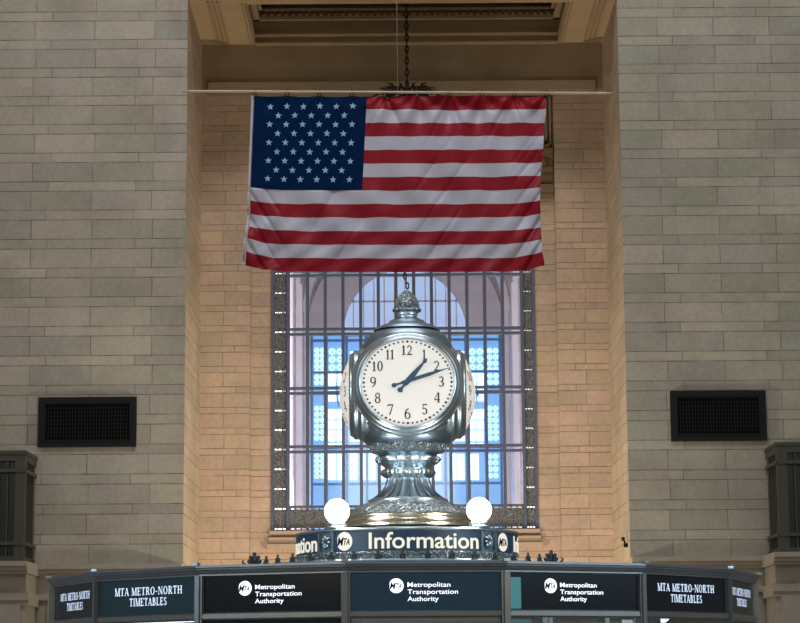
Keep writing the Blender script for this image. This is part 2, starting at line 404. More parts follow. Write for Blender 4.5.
# plain fascia and lintel moulding over the bay
m = MB(); m.box(XL, XR, YB-.012, YB+.01, zi, ZC+.01); struct(m.build('trim_15', 'fascia'))
m = MB(); m.box(xa-.7, xb+.7, YB-.05, YB+.02, zi-.02, at(400, 82, YB).z); m.box(xa-.7, xb+.7, YB-.02, YB+.02, zi-.1, zi-.02)
struct(m.build('trim_4', 'sand'))

# ceiling of the recess, coffered
cxa, cxb = at(253.8, 43, YB).x, at(559.3, 42.4, YB).x
CY0 = 31.2
m = MB(); H = .25
m.box(XL-.0, cxa, YF, YB+.1, ZC, ZC+H); m.box(cxb, XR, YF, YB+.1, ZC, ZC+H)
m.box(cxa, cxb, YF, YF+.35, ZC, ZC+H)
ce = struct(m.build('ceiling', 'soffit'))
m = MB()
# coffer: stepped mouldings climbing to the lid
def ring(z0, z1, inn, w=.12):
    m.box(cxa+inn-w, cxa+inn, YF+.35-.0, YB, z0, z1); m.box(cxb-inn, cxb-inn+w, YF+.35, YB, z0, z1)
    m.box(cxa+inn-w, cxb-inn+w, YB-inn, YB-inn+w, z0, z1) if inn > 0 else m.box(cxa, cxb, YB-.001, YB+.02, z0, z1)
zc = lambda y: at(400, y, YB).z
ring(zc(37), zc(35), .03, .05)
ring(zc(20.5), zc(17.5), .10, .12)
ring(zc(12), zc(10), .14, .16)
ring(zc(4), zc(2), .30, .32)
ring(zc(2), zc(-3), .26, .30)
for s_ in (-1, 1):       # little fillets running back along the soffit edge
    xx = cxa if s_ < 0 else cxb
    for q, w in ((.03, .02), (-.035, .02)):
        m.box(min(xx+s_*q, xx+s_*(q+w)), max(xx+s_*q, xx+s_*(q+w)), YF+.3, YB, ZC-.02, ZC+.02)
struct(m.build('trim_5', 'sand'))
m = MB(); m.box(cxa, cxb, YB-.06, YB, ZC-.02, ZC+.02); m.box(cxa, cxb, YB-.07, YB, zc(36), zc(34.2)); m.box(cxa, cxb, YB-.075, YB, zc(4), zc(2.5)); struct(m.build('trim_16', 'soffit'))
m = MB(); m.box(cxa, cxb, YB-.02, YB+.001, ZC+.02, ZC+1.2); struct(m.build('trim_17', 'fascia'))
m = MB(); n = 0; x = cxa+.18                                # egg and dart course
while x < cxb-.15:
    m.sphere((x, YB-.12, zc(15.6)), .045, n=10, sc_=(.9, .8, .8)); x += .118; n += 1
m.box(cxa, cxb, YB-.1, YB, zc(17.5), zc(12))
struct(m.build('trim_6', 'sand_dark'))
m = MB(); m.box(cxa-.3, cxb+.3, YF, YB+.1, ZC+1.25, ZC+1.4)
m.box(cxa-.25, cxa, YF, YB, ZC+H-.02, ZC+1.25); m.box(cxb, cxb+.25, YF, YB, ZC+H-.02, ZC+1.25); m.box(cxa, cxb, YF, YF+.3, ZC+H-.05, ZC+1.25)
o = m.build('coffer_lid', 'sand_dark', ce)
# raised mouldings of the side soffit panels
m = MB()
for (px, s_) in ((230, -1), (582.4, 1)):
    X1 = at(px, 37.5, YB).x; Y1 = YB-.09*1.2
    for q in (0, .075, .15):
        xi = X1+s_*q; Yi = Y1-q*1.2
        end = XL+.0 if s_ < 0 else XR
        m.box(min(xi, xi+s_*.03), max(xi, xi+s_*.03), YF+.15, Yi, ZC-.03, ZC+.01)
        m.box(min(xi, end), max(xi, end), Yi-.03, Yi, ZC-.03, ZC+.01)
struct(m.build('trim_7', 'sand'))

# floor of hall and passage
m = MB(); m.box(-14, 14, -4, YB+.7, -.1, 0); struct(m.build('floor', 'floor'))

# base course of the piers: ledge, blocks and pilasters (breaks forward under the bronze bays)
def base(side):
    m = MB(); s_ = -1 if side == 'left' else 1
    pe = XL if s_ < 0 else XR
    zt = at(80, 565, 33).z if s_ < 0 else at(720, 557, 33).z
    fwd = at(36, 560, 32.6).x if s_ < 0 else at(765, 560, 32.6).x
    out = s_*14
    def blk(xin, xout, pr, z0, z1): m.box(min(xin, xout), max(xin, xout), YF-pr, YF+.01, z0, z1)
    for a, b, pr in ((.0, .07, .24), (.07, .13, .18), (.13, .17, .12)):
        blk(pe, out, pr, zt-b, zt-a); blk(fwd, out, pr+1.0, zt-b, zt-a)
    blk(pe, out, .04, 0, zt-.17); blk(fwd-s_*-.05, out, .95, 0, zt-.17)
    blk(pe, fwd, .09, zt-.52, zt-.42); blk(fwd+s_*.0, out, 1.02, zt-.55, zt-.44); blk(fwd+s_*.0, out, .99, zt-.62, zt-.55)
    blk(fwd+s_*.12, fwd+s_*.5, 1.03, 0, zt-.62)
    blk(fwd-s_*.62, fwd-s_*.14, .14, 0, zt-.52)
    return struct(m.build('baseboard_'+side, 'ledge')), zt, fwd
_, ztl, fwl = base('left'); _, ztr, fwr = base('right')

# ------------------------------------------------------------------ wall vents
def vent(x0, x1, y0, y1, label):
    a = at(x0, y1, YF); b = at(x1, y0, YF); c = Vector(((a.x+b.x)/2, YF, a.z))
    w = (b.x-a.x)/2; h = b.z-a.z; e = empty('wall_vent', c, label, 'vent', 'black wall vents on the stone piers')
    T = Matrix.Translation(c); m = MB()
    fr = .10
    m.box(-w, w, -.05, .0, 0, fr, T); m.box(-w, w, -.05, 0, h-fr, h, T); m.box(-w, -w+fr, -.05, 0, fr, h-fr, T); m.box(w-fr, w, -.05, 0, fr, h-fr, T)
    for q in (.085,):
        m.box(-w+q, w-q, -.065, -.05, q, q+.015, T); m.box(-w+q, w-q, -.065, -.05, h-q-.015, h-q, T); m.box(-w+q, -w+q+.015, -.065, -.05, q, h-q, T); m.box(w-q-.015, w-q, -.065, -.05, q, h-q, T)
    m.build('frame', 'ventm', e)
    m = MB(); m.box(-w+.02, w-.02, -.012, -.001, .02, h-.02, T); m.build('backing', 'vent_hole', e)
    m = MB(); x = -w+fr
    while x < w-fr: m.box(x, x+.012, -.035, -.02, fr, h-fr, T); x += .045
    zz = fr
    while zz < h-fr: m.box(-w+fr, w-fr, -.04, -.03, zz, zz+.01, T); zz += .06
    m.build('mesh_grille', 'ventm', e); return e
vent(38, 137, 397, 447.5, 'black iron vent grille in the stone pier on the star-canton side of the flag')
vent(671, 765, 390.5, 441.5, 'black iron vent grille in the stone pier on the striped end side of the flag')

# ------------------------------------------------------------------ bronze bays standing on the ledge
def bay(side):
    s_ = -1 if side == 'left' else 1
    zt = ztl if s_ < 0 else ztr
    corner = at(25, 470, 32.0).x if s_ < 0 else at(777.5, 470, 32.0).x
    top = at(15, 454, 32).z if s_ < 0 else at(786, 445.5, 32).z
    e = empty('bronze_bay', (corner+s_*.9, YF-.5, zt), 'tall dark bronze glazed bay on the ledge of the pier '+('nearer the star canton' if s_ < 0 else 'beyond the flag\'s striped end'), 'bronze bay', 'bronze bays on the pier ledges')
    X = lambda a, b: (min(corner+s_*a, corner+s_*b), max(corner+s_*a, corner+s_*b))
    Y0 = YF-1.0
    w = 1.9; H = top-zt
    m = MB()
    for a, b in ((0, .14), (w-.14, w)): m.box(*X(a, b), Y0, Y0+.14, zt+.08, top-.1)
    m.box(*X(.02, .12), YF-.14, YF-.001, zt+.08, top-.1)
    m.box(*X(-.02, w+.02), Y0-.02, YF, top, top+.05); m.box(*X(-.0, w), Y0, YF, top-.1, top)
    m.box(*X(0, w), Y0, YF, zt, zt+.08)
    m.build('frame', 'lantern', e)
    for zz in (zt+H*.155, top-H*.17):
        m = MB(); m.box(*X(-.015, w), Y0-.02, Y0+.04, zz, zz+.05); m.box(*X(-.015, .04), Y0, YF, zz, zz+.05)
        m.build('rail', 'lantern', e)
    for q in (.24, .36, .46, .9, 1.34, 1.55):
        m = MB(); ww = .02 if q in (.24, .36) else .045
        m.box(*X(q, q+ww), Y0+.01, Y0+.05, zt, top-.05); m.build('upright', 'lantern', e)
    for q in (.25, .5, .75):
        m = MB(); m.box(*X(.0, .04), Y0+q, Y0+q+.03, zt, top-.05); m.build('upright', 'lantern', e)
    m = MB(); m.box(*X(.05, w-.05), Y0+.07, YF-.02, zt+.02, top-.02); m.build('glazing', 'lantern_glass', e)
bay('left'); bay('right')

# small dark bracket on the jamb
b = at(620, 540, 33.5); b.x = XR
m = MB(); m.box(XR-.06, XR+.0, 33.3, 33.36, b.z-.12, b.z-.06); m.box(XR-.09, XR-.05, 33.25, 33.4, b.z-.02, b.z+.03); m.tube([(XR-.03, 33.33, b.z-.1), (XR-.06, 33.33, b.z)], .015)
tag(m.build('wall_bracket', 'ventm'), 'small dark metal bracket fixed to the lit stone jamb above the booth roof', 'bracket')

# ------------------------------------------------------------------ bronze window of the recess
YW = YB+SET+.05
wi0, wi1 = at(289.8, 400, YW).x, at(521.5, 400, YW).x
n_bay = 13; pw = (wi1-wi0)/n_bay
zr = [at(405, y, YW).z for y in (272.8, 331.3, 390.3, 448.6, 508)]      # double rails
hh = zr[2]-zr[3]
zr = [zr[0]+hh*2, zr[0]+hh]+zr
win = struct(bpy.data.objects.new('window_1', None)); col.objects.link(win); win.location = ((W0+W1)/2, YW, WZ0)
win.matrix_basis = Matrix.Translation(win.location)
m = MB()
for xx, w in ((W0, .045), (wi0-.05, .05), (wi1, .05), (W1-.045, .045)): m.box(xx, xx+w, YW-.07, YW+.07, WZ0, zr[0])
m.box(W0, W1, YW-.06, YW+.06, WZ0, WZ0+.03); m.box(W0, W1, YW-.06, YW+.06, zr[0], WTOP)
m.build('window_frame', 'bronze', win)
for zz in zr[1:-1]:
    m = MB()
    m.box(wi0, wi1, YW-.05, YW+.05, zz+.022, zz+.062); m.box(wi0, wi1, YW-.05, YW+.05, zz-.062, zz-.022)
    m.build('rail', 'bronze', win)
for i in range(1, n_bay):
    m = MB(); x = wi0+i*pw; w = .026
    m.box(x-w, x+w, YW-.06, YW+.05, zr[-1]-.0, zr[0]); m.build('mullion', 'bronze', win)
# cast border: relief panels with rows of small openings between them
def border(x0, x1, z0, z1, dots):
    mb.box(x0, x1, YW-.035, YW+.035, z0, z1)
gap = .028
mb = MB()
for (x0, x1) in ((W0+.045, wi0-.05), (wi1+.05, W1-.045)):
    nodes = []
    for a, b in zip(zr, zr[1:]):
        nodes += [a, a-(a-b)/3, a-2*(a-b)/3]
    nodes += [zr[-1], WZ0+.045]
    for a, b in zip(nodes, nodes[1:]):
        mb.box(x0, x1, YW-.04, YW+.04, b+gap/2, a-gap/2)
        for f in (0, .28, .62, .93): mb.box(x0+(x1-x0)*f, x0+(x1-x0)*(f+.07), YW-.04, YW+.04, b-gap/2, b+gap/2)
a, b = zr[-1], WZ0+.045
for i in range(n_bay):
    x0, x1 = wi0+i*pw, wi0+(i+1)*pw
    mb.box(x0, x1, YW-.04, YW+.04, b+gap/2, a-gap/2)
    for zz in (a, b):
        for f in (0, .3, .62, .93): mb.box(x0+(x1-x0)*f, x0+(x1-x0)*(f+.07), YW-.04, YW+.04, zz-gap/2, zz+gap/2)
mb.box(wi0, wi1, YW-.05, YW+.05, a+gap/2, a+gap/2+.035)
mb.build('cast_border', 'grille', win)
for i in range(n_bay):
    m = MB(); x0, x1 = wi0+i*pw+.026, wi0+(i+1)*pw-.026
    m.box(x0, x1, YW-.004, YW+.004, zr[-1]+.05, zr[0]); m.build('pane', 'glass', win)

# ------------------------------------------------------------------ passage beyond the window
FE = 58.0
pl, pr_ = at(309, 420, FE).x, at(504, 420, FE).x
zsp = at(405, 333, FE).z
m = MB(); m.box(pl-.4, pl, YB+.7, FE, 0, zsp+.05); struct(m.build('wall_passage_left', 'far_wall'))
m = MB(); m.box(pr_, pr_+.4, YB+.7, FE, 0, zsp+.05); struct(m.build('wall_passage_right', 'far_wall'))
m = MB(); m.box(pl-.4, pr_+.4, YB+.7, FE, -.1, 0); struct(m.build('floor_passage', 'floor'))
m = MB(); cxp = (pl+pr_)/2; RV = (pr_-pl)/2+.05
N = 24; A = []; 
for k in range(N+1):
    a = PI*k/N; A.append((cxp-RV*math.cos(a), zsp+RV*1.05*math.sin(a)))
B = [(cxp-(RV+.15)*math.cos(PI*k/N), zsp+(RV*1.05+.15)*math.sin(PI*k/N)) for k in range(N+1)]
for i in range(N): m.prism([A[i], A[i+1], B[i+1], B[i]], YB+.7, FE)
struct(m.build('ceiling_passage', 'vault'))
for j, yy in enumerate((37.2, 41.5, 46, 50.5, 55)):
    m = MB(); C_ = [(cxp-(RV-.14)*math.cos(PI*k/N), zsp+(RV*1.05-.14)*math.sin(PI*k/N)) for k in range(N+1)]
    for i in range(N): m.prism([C_[i], C_[i+1], A[i+1], A[i]], yy, yy+.5)
    m.box(pl, pl+.14, yy, yy+.5, 0, zsp); m.box(pr_-.14, pr_, yy, yy+.5, 0, zsp)
    struct(m.build('trim_%d' % (8+j), 'far_end'))
# end wall with the arched light and the daylit windows
aL, aR, aT = at(343, 330, FE).x, at(467, 330, FE).x, at(405, 268, FE).z
m = MB(); ca = (aL+aR)/2; ra = (aR-aL)/2; rz = aT-zsp
K = 28; inner = [(ca-ra*math.cos(PI*k/K), zsp+rz*math.sin(PI*k/K)) for k in range(K+1)]
outer = [(ca-6*math.cos(PI*k/K), zsp+6*math.sin(PI*k/K)) for k in range(K+1)]
for i in range(K): m.prism([inner[i], inner[i+1], outer[i+1], outer[i]], FE, FE+.4)
struct(m.build('wall_passage_end', 'far_end'))
w2 = struct(bpy.data.objects.new('window_2', None)); col.objects.link(w2); w2.location = (ca, FE, zsp); w2.matrix_basis = Matrix.Translation(w2.location)
m = MB()
for i in range(K): m.prism([inner[i], inner[i+1], (ca, zsp)], FE+.3, FE+.32)
m.build('arched_glass', 'far_pale', w2)
m = MB()
for k in range(1, 12):
    x = aL+(aR-aL)*k/12; h = rz*math.sqrt(max(0, 1-((x-ca)/ra)**2)); w = .015
    m.box(x-w, x+w, FE+.22, FE+.28, zsp, zsp+h)
m.box(aL, aR, FE+.2, FE+.28, zsp-.05, zsp+.06); m.box(aL, aR, FE+.22, FE+.28, zsp+rz*.5, zsp+rz*.5+.04)
m.build('window_frame', 'far_end', w2)
w3 = struct(bpy.data.objects.new('window_3', None)); col.objects.link(w3); w3.location = (ca, FE, 0); w3.matrix_basis = Matrix.Translation(w3.location)
m = MB(); m.box(pl, pr_, FE+.3, FE+.34, 0, zsp); m.build('blue_glass', 'far_blue', w3)
m = MB(); mstar = MB()
PX_ = lambda x, y: at(x, y, FE)
def pane(x0, x1, y0, y1):
    a, b = PX_(x0, y1), PX_(x1, y0); m.box(a.x, b.x, FE+.24, FE+.29, a.z, b.z)
def lattice(x0, x1, y0, y1, mm):
    a, b = PX_(x0, y1), PX_(x1, y0); s_ = (b.x-a.x)/2; n = max(1, round((b.z-a.z)/s_))
    hgt = (b.z-a.z)/n
    for k in range(2*n):
        cz = a.z+hgt*(k//2+.5); c = Vector((a.x+s_*(.5+k % 2), 0, cz))
        for q in range(8):                      # eight triangular lights round a hub
            an = q*PI/4
            p1 = (c.x+.08*s_*math.sin(an), c.z+.12*s_*math.cos(an))
            p2 = (c.x+.46*s_*math.sin(an-.25), c.z+.46*s_*math.cos(an-.25)); p3 = (c.x+.46*s_*math.sin(an+.25), c.z+.46*s_*math.cos(an+.25))
            mm.prism([p1, p2, p3], FE+.24, FE+.29)
for x0, x1 in ((328, 343.5), (469, 484)):
    lattice(x0, x1, 346, 370, mstar)
    for y0, y1 in ((372, 384), (386, 389), (393, 400), (408, 418), (419.5, 428), (429.5, 440), (442, 444)): 
        pane(x0, (x0+x1)/2-.6, y0, y1); pane((x0+x1)/2+.6, x1, y0, y1)
for x0, x1 in ((313.5, 325), (487.5, 499)):
    lattice(x0, x1, 346, 384, mstar); lattice(x0, x1, 404, 440, mstar); lattice(x0, x1, 452, 478, mstar)
for x0, x1 in ((327, 335.5), (337, 344), (350, 357), (362, 368), (369, 375), (381, 388), (425, 431), (435, 441), (450, 456.5), (458, 464.5), (468, 474), (475, 479)):
    pane(x0, x1, 453, 479)
for x0, x1 in ((350, 357), (358.5, 365), (450, 456.5), (458, 464.5)):
    for y0, y1 in ((350, 366), (372, 398), (402, 440)): pane(x0, x1, y0, y1)
m.build('clear_panes', 'far_white', w3); mstar.build('lattice_panes', 'far_star', w3)
m = MB()
for x in (311.5, 326.3, 346.5, 366.5, 445, 466.5, 485.7, 501):
    p = PX_(x, 400); m.box(p.x-.035, p.x+.035, FE+.12, FE+.24, 0, zsp)
for y in (339, 371, 391, 447, 483):
    p = PX_(405, y); m.box(pl, pr_, FE+.14, FE+.22, p.z-.03, p.z+.03)
m.build('window_frame', 'far_frame', w3)

# ------------------------------------------------------------------ flag, its rod and cables
YG = 31.0
flag = empty('flag', at(400, 96, YG), 'large United States flag hung flat from a rod across the tall recess', 'flag')
def flagpt(u, v, lift=0):
    """u along the top edge, v down"""
    # left and right edges as the cloth hangs
    def edge(tab, y):
        for (y0, x0), (y1, x1) in zip(tab, tab[1:]):
            if y <= y1: return x0+(x1-x0)*(y-y0)/(y1-y0)
        return tab[-1][1]
    y = 95.5+175.5*v
    le = edge(((95, 254.5), (150, 252.5), (190, 251), (225, 249.5), (245, 247.5), (272, 245)), y)
    re = edge(((95, 547), (120, 545), (150, 543), (185, 540.5), (205, 540), (240, 541.5), (256, 542), (272, 545)), y)
    x = le+(re-le)*u
    clip = (u*9) % 1
    sag = 1.3*math.sin(PI*clip)*max(0, 1-v*5)
    y += sag
    e1 = max(0, 1-u/.14); e2 = max(0, (u-.86)/.14)
    y -= (6.5*e1*e1 + 6*e2*e2)*max(0, v-.25)/.75*1.0
    y += 1.0*math.sin(PI*u)*v
    # folds: swags radiating from the clips above, slanting drapery below, fewer over the heavy canton
    heavy = 1 if u > .38 else .35
    f = 0
    for k in range(10):
        du = (u-k/9); r = math.hypot(du*1.67, v)
        ang = math.atan2(du*1.67, v+.02)
        f += .030*math.exp(-r*5.5)*math.cos(ang*7+k)*min(1, r*9)
    f += .016*math.sin(2*PI*(u*9*1+.5*math.sin(v*3)) + v*2.5)*math.exp(-v*2.0)
    f += .010*math.sin(34*u-16*v)*min(1, v*2)*(1+.8*math.sin(5*u+9*v))
    f += .014*math.sin(55*u+24*v*v+2*math.sin(7*u))*max(0, v-.45)*1.6
    f += .03*(e1*math.sin(20*v+26*u)+e2*math.sin(20*v-26*u))*v
    for sg in (-1, 1):
        c_ = 1-abs(math.sin(PI*(u*9+sg*2.6*v+.11*math.sin(9*u))))
        f += .030*c_**3*math.exp(-v*4.5)*(.5+.5*math.sin(u*31+sg))
    f += .016*(1-abs(math.sin(PI*(u*8.3+v*3.1+.4*math.sin(6*u+3*v)))))**4*min(1, v*3)*(.4+.6*math.sin(3+17*u))
    f += .05*e1*(1-abs(math.sin(PI*(u*16-v*7))))**2*v + .05*e2*(1-abs(math.sin(PI*(u*16+v*7))))**2*v
    f *= heavy if v < .54 else 1
    p = at(x, y, YG); p.y += f*1.5-lift
    return p
NU, NV = 260, 13*12
def cloth(name, u0, u1, v0, v1, matf, mats):
    mb = MB(); a, b = round(u0*NU), round(u1*NU); c, d = round(v0*NV), round(v1*NV)
    V = [[mb.bm.verts.new(flagpt(i/NU, j/NV)) for i in range(a, b+1)] for j in range(c, d+1)]
    for j in range(d-c):
        for i in range(b-a):
            mb.mi = matf(a+i, c+j); mb.face([V[j][i], V[j][i+1], V[j+1][i+1], V[j+1][i]], True)
    return mb.build(name, mats, flag)
UC = .386
stripe = lambda i, j: 0 if (j//12) % 2 == 0 else 1
vc = 7/13
mb = MB()
cloth('striped_field', round(UC*NU)/NU, 1, 0, 1, stripe, ['red', 'white'])
cloth('striped_field', 0, round(UC*NU)/NU, vc, 1, stripe, ['red', 'white'])
mb = MB(); a, b, c, d = 0, round(UC*NU), 0, 84
V = [[mb.bm.verts.new(flagpt(i/NU, j/NV)) for i in range(a, b+1)] for j in range(c, d+1)]
for j in range(d-c):
    for i in range(b-a): mb.face([V[j][i], V[j][i+1], V[j+1][i+1], V[j+1][i]], True)
mb.mi = 1
for rrow in range(9):
    n = 6 if rrow % 2 == 0 else 5
    for k in range(n):
        uu = .378*((.148+.1495*k) if n == 6 else (.148+.075+.1495*k)); vv = vc*((10.5+9.12*rrow)/94)
        pts = []
        for q in range(10):
            rr = (1.0 if q % 2 == 0 else .42)*3.7
            an = PI*q/5
            pts.append(flagpt(uu+rr*math.sin(an)/292, vv-rr*math.cos(an)/175.5, .012))
        cpt = mb.bm.verts.new(flagpt(uu, vv, .012)); pv = [mb.bm.verts.new(p) for p in pts]
        for q in range(10): mb.face([cpt, pv[q], pv[(q+1) % 10]])
mb.build('canton', ['blue', 'star'], flag, recalc=False)
mb = MB(); pts = [flagpt(-.003, j/60, .01) for j in range(61)]      # white heading tape on the hoist
pt2 = [flagpt(-.0105, j/60, .01) for j in range(61)]
A = [mb.bm.verts.new(p) for p in pts]; B = [mb.bm.verts.new(p) for p in pt2]
A2 = [mb.bm.verts.new(p+Vector((0, .02, 0))) for p in pts]; B2 = [mb.bm.verts.new(p+Vector((0, .02, 0))) for p in pt2]
for i in range(60):
    mb.face([A[i], B[i], B[i+1], A[i+1]]); mb.face([A2[i], A2[i+1], B2[i+1], B2[i]]); mb.face([A[i], A[i+1], A2[i+1], A2[i]]); mb.face([B[i], B2[i], B2[i+1], B[i+1]])
mb.build('heading', 'white', flag)
ra_, rb_ = at(182.5, 91.2, YG), at(613, 93.2, YG)
for k in range(10):
    p = flagpt(k/9, 0); t = (p.x-ra_.x)/(rb_.x-ra_.x); q = ra_.lerp(rb_, t)
    mb = MB(); zc_ = (p.z-.02+q.z)/2; hz = (q.z-p.z)/2+.035
    mb.tube([(p.x+.022*math.cos(a), YG-.0, zc_+hz*math.sin(a)) for a in [2*PI*i/14 for i in range(14)]], .008, 6, True)
    mb.build('hanging_ring', 'iron', flag)
mb = MB(); dv = (rb_-ra_).normalized()
mb.tube([ra_, ra_+dv*.12, rb_-dv*.12, rb_], [.012, .019, .019, .012], 10)
rod = mb.build('flag_rod', 'rod'); tag(rod, 'long thin pale rod holding the flag across the recess', 'rod')
mb = MB(); p = at(397.5, 92, YG); mb.tube([p, p+Vector((0, 0, 5.2))], .005, 6)
tag(mb.build('suspension_wire', 'rod'), 'thin pale wire running up from the middle of the flag rod', 'wire')

# ------------------------------------------------------------------ chandelier behind the flag
YC = 34.1; cp = at(407, 88, YC); cax = Vector((cp.x, YC, 0))
ch = empty('chandelier', (cp.x, YC, cp.z-2.2), 'dark iron chandelier on a long chain, mostly hidden behind the flag', 'chandelier')
mb = MB(); zz = cp.z; k = 0; rl = .062
while zz < ZC+1.2:
    ax = Vector((1, 0, 0)) if k % 2 == 0 else Vector((0, 1, 0)); 
    mb.tube([cax+Vector((0, 0, zz))+ax*.024*math.cos(a)+Vector((0, 0, rl*math.sin(a)+rl)) for a in [2*PI*i/12 for i in range(12)]], .013, 6, True)
    zz += rl*1.55; k += 1
mb.build('chain', 'iron', ch)
mb = MB(); random.seed(3)
for k in range(16):                                   # crown of cast leaves
    a = 2*PI*k/16; L = .55 if k % 2 == 0 else .42
    dv = Vector((math.cos(a), math.sin(a), 0)); base_ = cax+Vector((0, 0, cp.z-.12))
    mb.tube([base_+dv*.05, base_+dv*L*.4+Vector((0, 0, .09)), base_+dv*L*.8+Vector((0, 0, .05)), base_+dv*L+Vector((0, 0, -.04))], [.012, .022, .028, .008], 6); mb.tube([base_+dv*L*.5+Vector((0, 0, .05)), base_+dv*L*.62+Vector((0, 0, .12)), base_+dv*L*.8+Vector((0, 0, .12))], [.01, .02, .005], 6)
mb.lathe([(0, .1), (.03, .08), (.05, 0), (.07, -.08), (.10, -.2), (.05, -.3), (0, -.3)], Matrix.Translation(cax+Vector((0, 0, cp.z-.05))), 20)
mb.build('crown', 'iron', ch)
mb = MB(); zb = at(404, 289, YC).z
mb.tube([cax+Vector((0, 0, cp.z-.2)), cax+Vector((0, 0, zb+.6))], .03, 8)
zr_ = cp.z-1.5
for R0 in (.85, .6):
    mb.tube([cax+Vector((R0*math.cos(a), R0*math.sin(a), zr_)) for a in [2*PI*i/40 for i in range(40)]], .03, 8, True)
for k in range(6):
    a = PI*k/3; dv = Vector((math.cos(a), math.sin(a), 0)); mb.tube([cax+dv*.03+Vector((0, 0, zr_)), cax+dv*.85+Vector((0, 0, zr_))], .015, 6)
mb.build('ring_frame', 'iron', ch)
mb = MB(); zz = zb; k = 0
while zz < zb+.62:
    ax = Vector((1, 0, 0)) if k % 2 == 0 else Vector((0, 1, 0)); wv = Vector((-.045*math.sin((zz-zb)*6), 0, 0))
    mb.tube([cax+wv+Vector((-.02, 0, zz))+ax*.022*math.cos(a)+Vector((0, 0, .05*math.sin(a)+.05)) for a in [2*PI*i/10 for i in range(10)]], .012, 6, True)
    zz += .078; k += 1
mb.build('pull_chain', 'iron', ch)

# ------------------------------------------------------------------ information booth
BX, BY, BR = .030, 15.0, 2.335
ZS = .6111+1.75
NS = 16; A0 = -8.1
booth = empty('information_booth', (BX, BY, 0), 'many-sided bronze and glass information booth with lit navy signs under its cornice', 'booth')
def vert(k, R=BR):
    a = R_(A0+22.5*k); return Vector((BX+R*math.sin(a), BY-R*math.cos(a), 0))
def polyring(mb, prof):
    """sweep a profile (radius offset, z) round the 16 corners"""
    rings = [[mb.bm.verts.new(vert(k, BR+dr)+Vector((0, 0, z_))) for k in range(NS)] for dr, z_ in prof]
    n = len(rings)
    for i in range(n):
        A, B = rings[i], rings[(i+1) % n]
        for k in range(NS): mb.face([A[k], A[(k+1) % NS], B[(k+1) % NS], B[k]])
mb = MB(); c0 = ZS
CH = .060
polyring(mb, [(-.06, c0), (.006, c0), (.006, c0+.009), (.012, c0+.012), (.016, c0+.022), (.018, c0+.030), (.030, c0+.033), (.031, c0+.042), (.040, c0+.046), (.040, c0+CH), (-.06, c0+CH)])
mb.build('cornice', 'cornice', booth)
mb = MB(); polyring(mb, [(-.05, c0+CH-.02), (-.05, c0+CH-.005), (-1.55, c0+CH-.005), (-1.55, c0+CH-.02)]); mb.build('roof', 'brushed', booth)
for k in range(NS):
    mb = MB(); v0 = vert(k, BR+.03); mb.box(-.018, .018, -.018, .018, c0+CH-.002, c0+CH+.014, Matrix.Translation(v0) @ Matrix.Rotation(R_(A0+22.5*k), 4, 'Z')); mb.build('corner_boss', 'brass_dark', booth)
SH = .212
zlow = ZS-SH
mb = MB(); polyring(mb, [(-.04, zlow-.045), (.004, zlow-.045), (.012, zlow-.035), (.012, zlow-.008), (.0, zlow), (-.04, zlow)]); mb.build('sign_rail', 'brushed', booth)
mb = MB(); polyring(mb, [(-.06, 0), (.02, 0), (.02, 1.0), (.07, 1.02), (.07, 1.07), (-.5, 1.07), (-.5, 1.02), (-.06, 1.0)]); mb.build('counter', 'brushed', booth)
def logo(fn, cx, cy, r, par, thick=.004, mat='letter'):
    mb = MB(); K2 = 32
    # disc, its near side cut where the M begins
    pts = [(cx+r*math.cos(2*PI*i/K2), cy+r*math.sin(2*PI*i/K2)) for i in range(K2)]
    pts = [(max(a, cx-r*.90), b) for a, b in pts]
    cv = mb.bm.verts.new(fn(cx, cy, thick)); vs = [mb.bm.verts.new(fn(a, b, thick)) for a, b in pts]
    vb = [mb.bm.verts.new(fn(a, b, 0)) for a, b in pts]
    for i in range(K2): mb.face([cv, vs[i], vs[(i+1) % K2]]); mb.face([vs[i], vb[i], vb[(i+1) % K2], vs[(i+1) % K2]])
    L = mb.build('logo', mat, par, recalc=False)
    mb = MB(); sh = lambda u, v, d: fn(u+.22*(v-cy), v, d)
    put_text(mb, 'M', sh, cx-r*.80, cy-r*.44, r*.66, r*.90, .015, thick=thick+.0025)
    put_text(mb, 'T', sh, cx-r*.10, cy-r*.40, r*.42, r*.76, .015, thick=thick+.0025)
    put_text(mb, 'A', sh, cx+r*.30, cy-r*.38, r*.46, r*.66, .015, thick=thick+.0025)
    mb.build('logo_letters', 'sign', par)
inner_mats = {-4: 'sign', -3: 'sign'}
